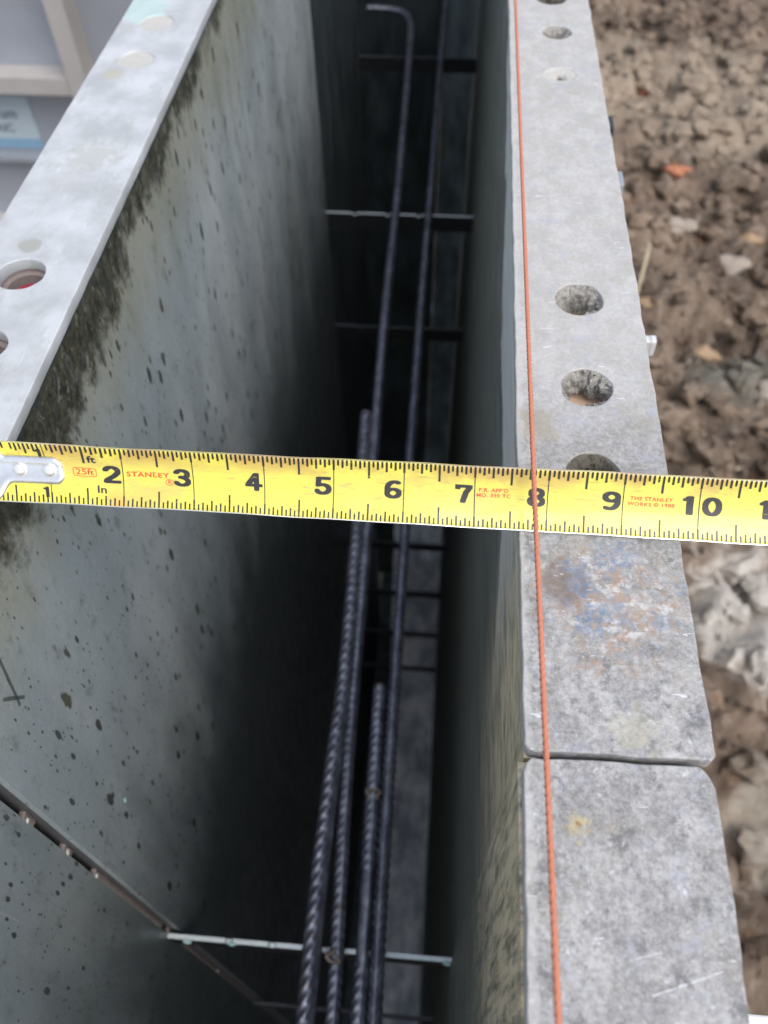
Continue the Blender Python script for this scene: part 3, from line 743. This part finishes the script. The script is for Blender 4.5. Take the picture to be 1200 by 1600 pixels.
def sheet(u0, u1, s0, s1, nu, ns, n0, thick=0.):
    vs_ = [tp(u0 + (u1 - u0) * i / nu, s0 + (s1 - s0) * j / ns, n0) for i in range(nu + 1) for j in range(ns + 1)]
    fs = [(i * (ns + 1) + j, (i + 1) * (ns + 1) + j, (i + 1) * (ns + 1) + j + 1, i * (ns + 1) + j + 1) for i in range(nu) for j in range(ns)]
    if thick:
        o_ = len(vs_)
        vs_ += [tp(u0 + (u1 - u0) * i / nu, s0 + (s1 - s0) * j / ns, n0 - thick) for i in range(nu + 1) for j in range(ns + 1)]
        fs += [tuple(o_ + q for q in f[::-1]) for f in fs]
        for i in range(nu):
            a = i * (ns + 1); b = (i + 1) * (ns + 1); fs += [(a, a + o_, b + o_, b), (a + ns, b + ns, b + ns + o_, a + ns + o_)]
        for j in range(ns):
            a = nu * (ns + 1); fs += [(j, j + 1, j + 1 + o_, j + o_), (a + j, a + j + o_, a + j + 1 + o_, a + j + 1)]
    return vs_, fs
v_, f_ = sheet(-.02, 14, -.5, .5, 160, 16, 0, .012)
link('blade', mesh(v_, f_), 'tape', tape, smooth=True)
# pale wear line along both edges
for s0, s1 in ((-.5, -.487), (.487, .5)):
    v_, f_ = sheet(-.02, 14, s0, s1, 160, 1, .003); link('edge_line', mesh(v_, f_), 'steel', tape)
PR = .0045
def strip(vs_, fs, u0, u1, s0, s1, n0=PR, ns=None):
    ns = ns or max(1, int(abs(s1 - s0) / .05)); o_ = len(vs_)
    for j in range(ns + 1):
        s_ = s0 + (s1 - s0) * j / ns; vs_.append(tp(u0, s_, n0)); vs_.append(tp(u1, s_, n0))
    for j in range(ns): a = o_ + 2 * j; fs.append((a, a + 1, a + 3, a + 2))
rnd = random.Random(3)
vt, ft = [], []
for k in range(3, 16 * 13):
    u = k / 16
    L_ = .10 if k % 2 else (.13 if k % 4 else (.165 if k % 8 else .28))
    full = k % 16 == 0
    if full:
        strip(vt, ft, u - .006, u + .006, -.485, .485, PR + .001, 20)
    wob = rnd.uniform(-.006, .006)
    if not full or True:
        wt = .021 if k % 2 else .023
        Lt = .17 if full else L_
        if u > 1.22 or k % 8: strip(vt, ft, u - wt / 2 * 1.3, u + wt / 2 * 1.3, .482, .482 - Lt + wob)
        strip(vt, ft, u - wt / 2, u + wt / 2, -.482, -.482 + Lt * .95 + wob)
link('tick_marks', mesh(vt, ft), 'black', tape)
# heavy numerals: rasterised strokes drawn with a wide flat pen, laid on the curved blade row by row
def arc(cx, cy, rx, ry, a0, a1, n=18): return [(cx + rx * math.cos(math.radians(a0 + (a1 - a0) * k / n)), cy + ry * math.sin(math.radians(a0 + (a1 - a0) * k / n))) for k in range(n + 1)]
PW, PH = .15, .085
GL = {
 '0': [arc(.5, .5, .35, .415, 0, 360, 40)],
 '1': [[(.60, .08), (.60, .92)], [(.60, .92), (.48, .86), (.30, .80)]],
 '2': [arc(.5, .68, .34, .235, 165, -20, 16) + [(.62, .42), (.24, .20), (.17, .09), (.86, .09)]],
 '3': [arc(.47, .71, .33, .205, 160, -78, 16), arc(.47, .29, .36, .205, 80, -160, 16), [(.40, .52), (.55, .51)]],
 '4': [[(.66, .08), (.66, .92)], [(.62, .90), (.17, .34)], [(.14, .30), (.92, .30)]],
 '5': [[(.80, .91), (.22, .91)], [(.24, .91), (.20, .52)], [(.20, .52), (.34, .57)] + arc(.47, .32, .37, .24, 105, -160, 18)],
 '6': [arc(.5, .30, .35, .215, 0, 360, 30), arc(.58, .50, .43, .42, 62, 190, 16) + [(.15, .30)]],
 '7': [[(.14, .90), (.86, .90)], [(.86, .88), (.62, .55), (.46, .08)], [(.15, .90), (.15, .80)]],
 '8': [arc(.5, .71, .30, .205, 0, 360, 30), arc(.5, .28, .35, .215, 0, 360, 30)],
 '9': [arc(.5, .70, .35, .215, 0, 360, 30), arc(.42, .50, .43, .42, -118, 10, 16) + [(.85, .70)]],
}
def glyph(ch, u0, sc, wd, ht, col, name, pw=PW, ph=PH, res=64):
    NX = NY = res; g = [[0] * NX for _ in range(NY)]
    for st_ in GL[ch]:
        for (x0, y0), (x1, y1) in zip(st_, st_[1:]):
            n_ = max(1, int(max(abs(x1 - x0), abs(y1 - y0)) * res * 1.5))
            for k in range(n_ + 1):
                x = x0 + (x1 - x0) * k / n_; y = y0 + (y1 - y0) * k / n_
                for iy in range(max(0, int((y - ph) * NY)), min(NY - 1, int((y + ph) * NY)) + 1):
                    dy = ((iy + .5) / NY - y) / ph
                    if abs(dy) > 1: continue
                    hw = pw * (1 - abs(dy) ** 5) ** .5
                    for ix in range(max(0, int((x - hw) * NX)), min(NX - 1, int((x + hw) * NX)) + 1): g[iy][ix] = 1
    vs_, fs = [], []
    for iy in range(NY):
        ix = 0
        while ix < NX:
            if g[iy][ix]:
                j = ix
                while j < NX and g[iy][j]: j += 1
                strip(vs_, fs, u0 + wd * ix / NX, u0 + wd * j / NX, sc - ht / 2 + ht * iy / NY, sc - ht / 2 + ht * (iy + 1) / NY, PR + .0015, 1)
                ix = j
            else: ix += 1
    return link(name, mesh(vs_, fs), col, tape)
for d_ in '23456789': glyph(d_, int(d_) - .275, .035, .245, .30, 'black', 'numeral')
glyph('1', 10 - .225, .035, .17, .30, 'black', 'numeral', .27, .08)
glyph('0', 10 + .04, .035, .26, .30, 'black', 'numeral')
glyph('1', 11 - .225, .035, .17, .30, 'black', 'numeral', .27, .08)
glyph('1', 11 + .04, .035, .17, .30, 'black', 'numeral', .27, .08)
glyph('1', 12 - .225, .035, .17, .30, 'black', 'numeral', .27, .08)
glyph('2', 12 + .04, .035, .235, .275, 'black', 'numeral')
glyph('1', 1 - .12, .315, .10, .17, 'black', 'numeral', .24, .09)
glyph('1', 1 - .12, -.315, .10, .17, 'black', 'numeral', .24, .09)
def blade_text(txt, u, s_, h, col, name='lettering', sx=1., bold=.0, sc=1.):
    cu = bpy.data.curves.new('t', 'FONT'); cu.body = txt; cu.size = h * 1.38; cu.offset = bold; cu.resolution_u = 3
    cu.align_x = 'CENTER'; cu.align_y = 'CENTER'; cu.space_line = 1.02; cu.space_character = sc
    o_ = bpy.data.objects.new('t', cu); C.objects.link(o_)
    me = bpy.data.meshes.new_from_object(o_.evaluated_get(bpy.context.evaluated_depsgraph_get())); me.materials.clear()
    bpy.data.objects.remove(o_); bpy.data.curves.remove(cu)
    for v in me.vertices: v.co = tp(u + v.co.x * sx, s_ + v.co.y, PR + .002)
    return link(name, me, col, tape)
blade_text('ft', 1.60, .265, .115, 'black', bold=.004, sx=1.15)
blade_text('In', 1.70, -.235, .125, 'black', bold=.003, sx=1.1)
blade_text('25ft', 1.49, .045, .105, 'red', bold=.0008, sx=1.05)
blade_text('STANLEY', 2.35, .055, .082, 'red', bold=.0025, sx=1.2, sc=1.12)
blade_text('R', 2.66, -.055, .065, 'red', bold=.001)
blade_text("P.R. APP'D\nMO. 330 TC", 7.26, .065, .062, 'red', bold=.0012, sx=.96, sc=1.12)
blade_text('THE STANLEY\nWORKS © 1988', 9.37, .055, .062, 'red', bold=.0012, sx=.96, sc=1.12)
vb, fb = [], []
def ring_marks(u, s_, rx, rs, w_, square=False):
    n_ = 40; pts = []
    for k in range(n_):
        a = 2 * PI * k / n_; c_, q_ = math.cos(a), math.sin(a)
        if square:
            c_ = math.copysign(min(1, abs(c_) ** .28), c_); q_ = math.copysign(min(1, abs(q_) ** .28), q_)
        pts.append((c_, q_))
    o_ = len(vb)
    for c_, q_ in pts: vb.append(tp(u + c_ * rx, s_ + q_ * rs, PR + .002)); vb.append(tp(u + c_ * (rx - w_), s_ + q_ * (rs - w_), PR + .002))
    for k in range(n_): a = o_ + 2 * k; b = o_ + 2 * ((k + 1) % n_); fb.append((a, a + 1, b + 1, b))
ring_marks(1.49, .045, .155, .075, .009, True); link('printed_border', mesh(vb, fb), 'red', tape)
vb, fb = [], []
ring_marks(2.66, -.055, .057, .057, .008); link('printed_border', mesh(vb, fb), 'red', tape)
# end hook: shaped steel plate riveted on the blade, bent down at the tip
hk = thing('hook_holder', '', '')
bpy.data.objects.remove(hk)
def hook_mesh():
    bm = bmesh.new(); rows = []
    us = [-.06 + k * .03 for k in range(42)] + [1.215]
    for u in us:
        if u < .22: hw = .49
        elif u < .46: f_k = (u - .22) / .24; f_k = f_k * f_k * (3 - 2 * f_k); hw = .49 + (.235 - .49) * f_k
        elif u < 1.13: hw = .235
        else: hw = .235 - .10 * (u - 1.13) / .085
        row = []
        NS = 12
        for j in range(NS + 1):
            q = -1 + 2 * j / NS; e = abs(q)
            lift = .034 - (.018 if e > .97 else 0) - (.016 if (u > 1.2) else 0) + .012 * math.exp(-((e - .62) / .2) ** 2)
            row.append(bm.verts.new(tp(u, .045 * (u > .3) * min(1, (u - .3) / .2) + q * hw, lift)))
        rows.append(row)
    for a, b in zip(rows, rows[1:]):
        for j in range(NS): bm.faces.new((a[j], b[j], b[j + 1], a[j + 1]))
    # skirt down to the blade round the edge, and the bent tip
    rim = [r[0] for r in rows] + rows[-1][1:] + [r[-1] for r in rows[::-1]][1:]
    low = [bm.verts.new(v.co - Vector((0, -.012, .03))) for v in rim]
    for i in range(len(rim) - 1): bm.faces.new((rim[i], low[i], low[i + 1], rim[i + 1]))
    tip = [bm.verts.new(v.co + Vector((-.05, -.05, -.06))) for v in rows[0]]; tip2 = [bm.verts.new(v.co + Vector((-.06, -.3, -.33))) for v in rows[0]]
    for a, b in ((rows[0], tip), (tip, tip2)):
        for j in range(NS): bm.faces.new((a[j], a[j + 1], b[j + 1], b[j]))
    return bm_mesh(bm)
hook_o = link('end_hook', hook_mesh(), 'steel', tape, smooth=True)
for u, s_ in ((.22, .03), (.61, .045), (1.03, .055)):
    bm = bmesh.new(); n_ = 24; rings = []
    c0 = tp(u, s_, .04); cu_ = (tp(u + .05, s_, .04) - c0).normalized(); cs_ = (tp(u, s_ + .05, .04) - c0).normalized(); cn = cu_.cross(cs_).normalized()
    if cn.z < 0: cn = -cn
    for r, h_ in ((.098, -.01), (.094, .028), (.075, .045), (.04, .054)):
        rings.append([bm.verts.new(c0 + cu_ * math.cos(2 * PI * k / n_) * r + cs_ * math.sin(2 * PI * k / n_) * r + cn * h_) for k in range(n_)])
    for a, b in zip(rings, rings[1:]):
        for k in range(n_): bm.faces.new((a[k], a[(k + 1) % n_], b[(k + 1) % n_], b[k]))
    bm.faces.new(rings[-1])
    link('rivet', bm_mesh(bm), 'rivet', hook_o, smooth=True)

# ------------------------------------------------------------------ mason's line over the tape
def mason_line():
    p0, p1 = Vector((1.47, -8.5, .80)), Vector((1.35, 6.9, .815)); p2 = Vector((1.25, 45, .86))
    ctr = resample([p0, p1, p2], .022)
    def rf(i, L, th):
        return .031 + .010 * math.cos(3 * (th + L * 22)) + .004 * noise.noise((L * 14, th, 0)) if L < 34 else .032
    me = tube(ctr, .045, 9, rfun=rf)
    o = link('mason_line', me, 'string', None, (1.35, 6.9, .8), smooth=True)
    tag(o, 'taut coral-orange string stretched along the right rail and over the tape', 'string')
mason_line()

# ------------------------------------------------------------------ clods and stones on the soil outside
def rock_mesh(seed, sub=2, flat=.7):
    bm = bmesh.new(); bmesh.ops.create_icosphere(bm, subdivisions=sub, radius=1)
    for v in bm.verts:
        d = v.co.normalized(); k = 1 + .6 * noise.noise(d * 1.3 + Vector((seed * 3.1, seed, 0))) + .42 * noise.noise(d * 2.8 + Vector((0, seed, 5)))
        v.co = Vector((d.x, d.y * .85, d.z * flat)) * k
    return bm
rnd = random.Random(11)
tmpl = []
for s_ in range(8):
    b_ = rock_mesh(s_); b_.verts.ensure_lookup_table(); tmpl.append(([v.co.copy() for v in b_.verts], [tuple(v.index for v in f.verts) for f in b_.faces])); b_.free()
vs_, fs = [], []
for i in range(9000):
    y = rnd.uniform(-4, 168); x = 4.6 + (rnd.random() ** 1.2) * 56
    r = .14 + 1.2 * rnd.random() ** 4.0 + .26 * rnd.random() * (y / 120)
    vv, ff = tmpl[rnd.randrange(8)]; o_ = len(vs_); ca, sa = math.cos(i), math.sin(i); z = H(x, y) + r * .15
    sx, sy = rnd.uniform(.7, 1.3), rnd.uniform(.7, 1.2)
    if x - r * 1.4 < 3.7: continue
    for v in vv: vs_.append((x + (v.x * ca * sx - v.y * sa * sy) * r, y + (v.x * sa * sx + v.y * ca * sy) * r, z + v.z * r))
    fs += [tuple(o_ + q for q in f) for f in ff]
o = link('soil_clods', mesh(vs_, fs), 'soil', None, (30, 60, -43))
tag(o, None, None, kind='stuff'); o['label'] = 'loose brown clods and crumbs scattered over the soil right of the forms'
def stone(name, label, x, y, r, mat, seed, group=None, st=(1.3, .9)):
    bm = rock_mesh(seed, 3, .65); z = H(x, y) + r * .15
    for v in bm.verts: v.co = Vector((v.co.x * r * st[0] + x, v.co.y * r * st[1] + y, v.co.z * r + z))
    o = link(name, bm_mesh(bm), mat, None, (x, y, z), smooth=True); tag(o, label, 'stone', group)
stone('stone', 'bright orange stone chip by the upper rail', 24.5, 86, .95, 'brick', 2)
stone('stone', 'long rounded grey stone with a dark hollow under it', 24.3, 79, 1.5, 'stone', 3)
stone('stone', 'wide tan stone beside an ochre lump', 29.0, 72.5, 1.8, 'stone', 4)
stone('stone', 'ochre lump wedged between two tan stones', 31.0, 76, 1.0, 'ochre', 5)
stone('stone', 'small cream pebble right of the ochre lump', 37.5, 80, .8, 'palest', 6)
stone('stone', 'orange-brown stone level with the white pin', 23.4, 57.5, .95, 'ochre', 7)
stone('stone', 'tan stone close to the rail edge above the white pin', 18.6, 62, .8, 'ochre', 8)
stone('stone', 'bright yellow stone just above the tape at the right', 27.5, 46.5, .7, 'ochre', 9)
stone('stone', 'pale round pebble just above the tape near inch ten', 24.2, 43.5, .6, 'palest', 10)
stone('stone', 'grey stone in the greenish patch of soil', 29.0, 53.5, 1.5, 'stone', 12)
stone('stone', 'small orange chip high up near the top of the picture', 24.0, 107, .8, 'brick', 13)
stone('stone', 'white pebble in the far soil near the top edge', 30.5, 121, 1.0, 'palest', 14)
# dry stalks
def stalk(label, pts, r=.05):
    o = link('dry_stalk', tube([Vector(p) for p in pts], r, 6), 'straw', None, pts[0], smooth=True); tag(o, label, 'stalk')
stalk('thin dry stalk lying at the lower right by the bracket', [(19.2, 9.5, -39.5), (20.0, 11.0, -39), (21.5, 12.4, -39), (23.4, 13.6, -39.6)], .06)
stalk('pale dry stalk leaning by the rail above the white pin', [(17.4, 62, -41), (18.2, 65, -38.5), (18.8, 67.5, -37.8)], .16)
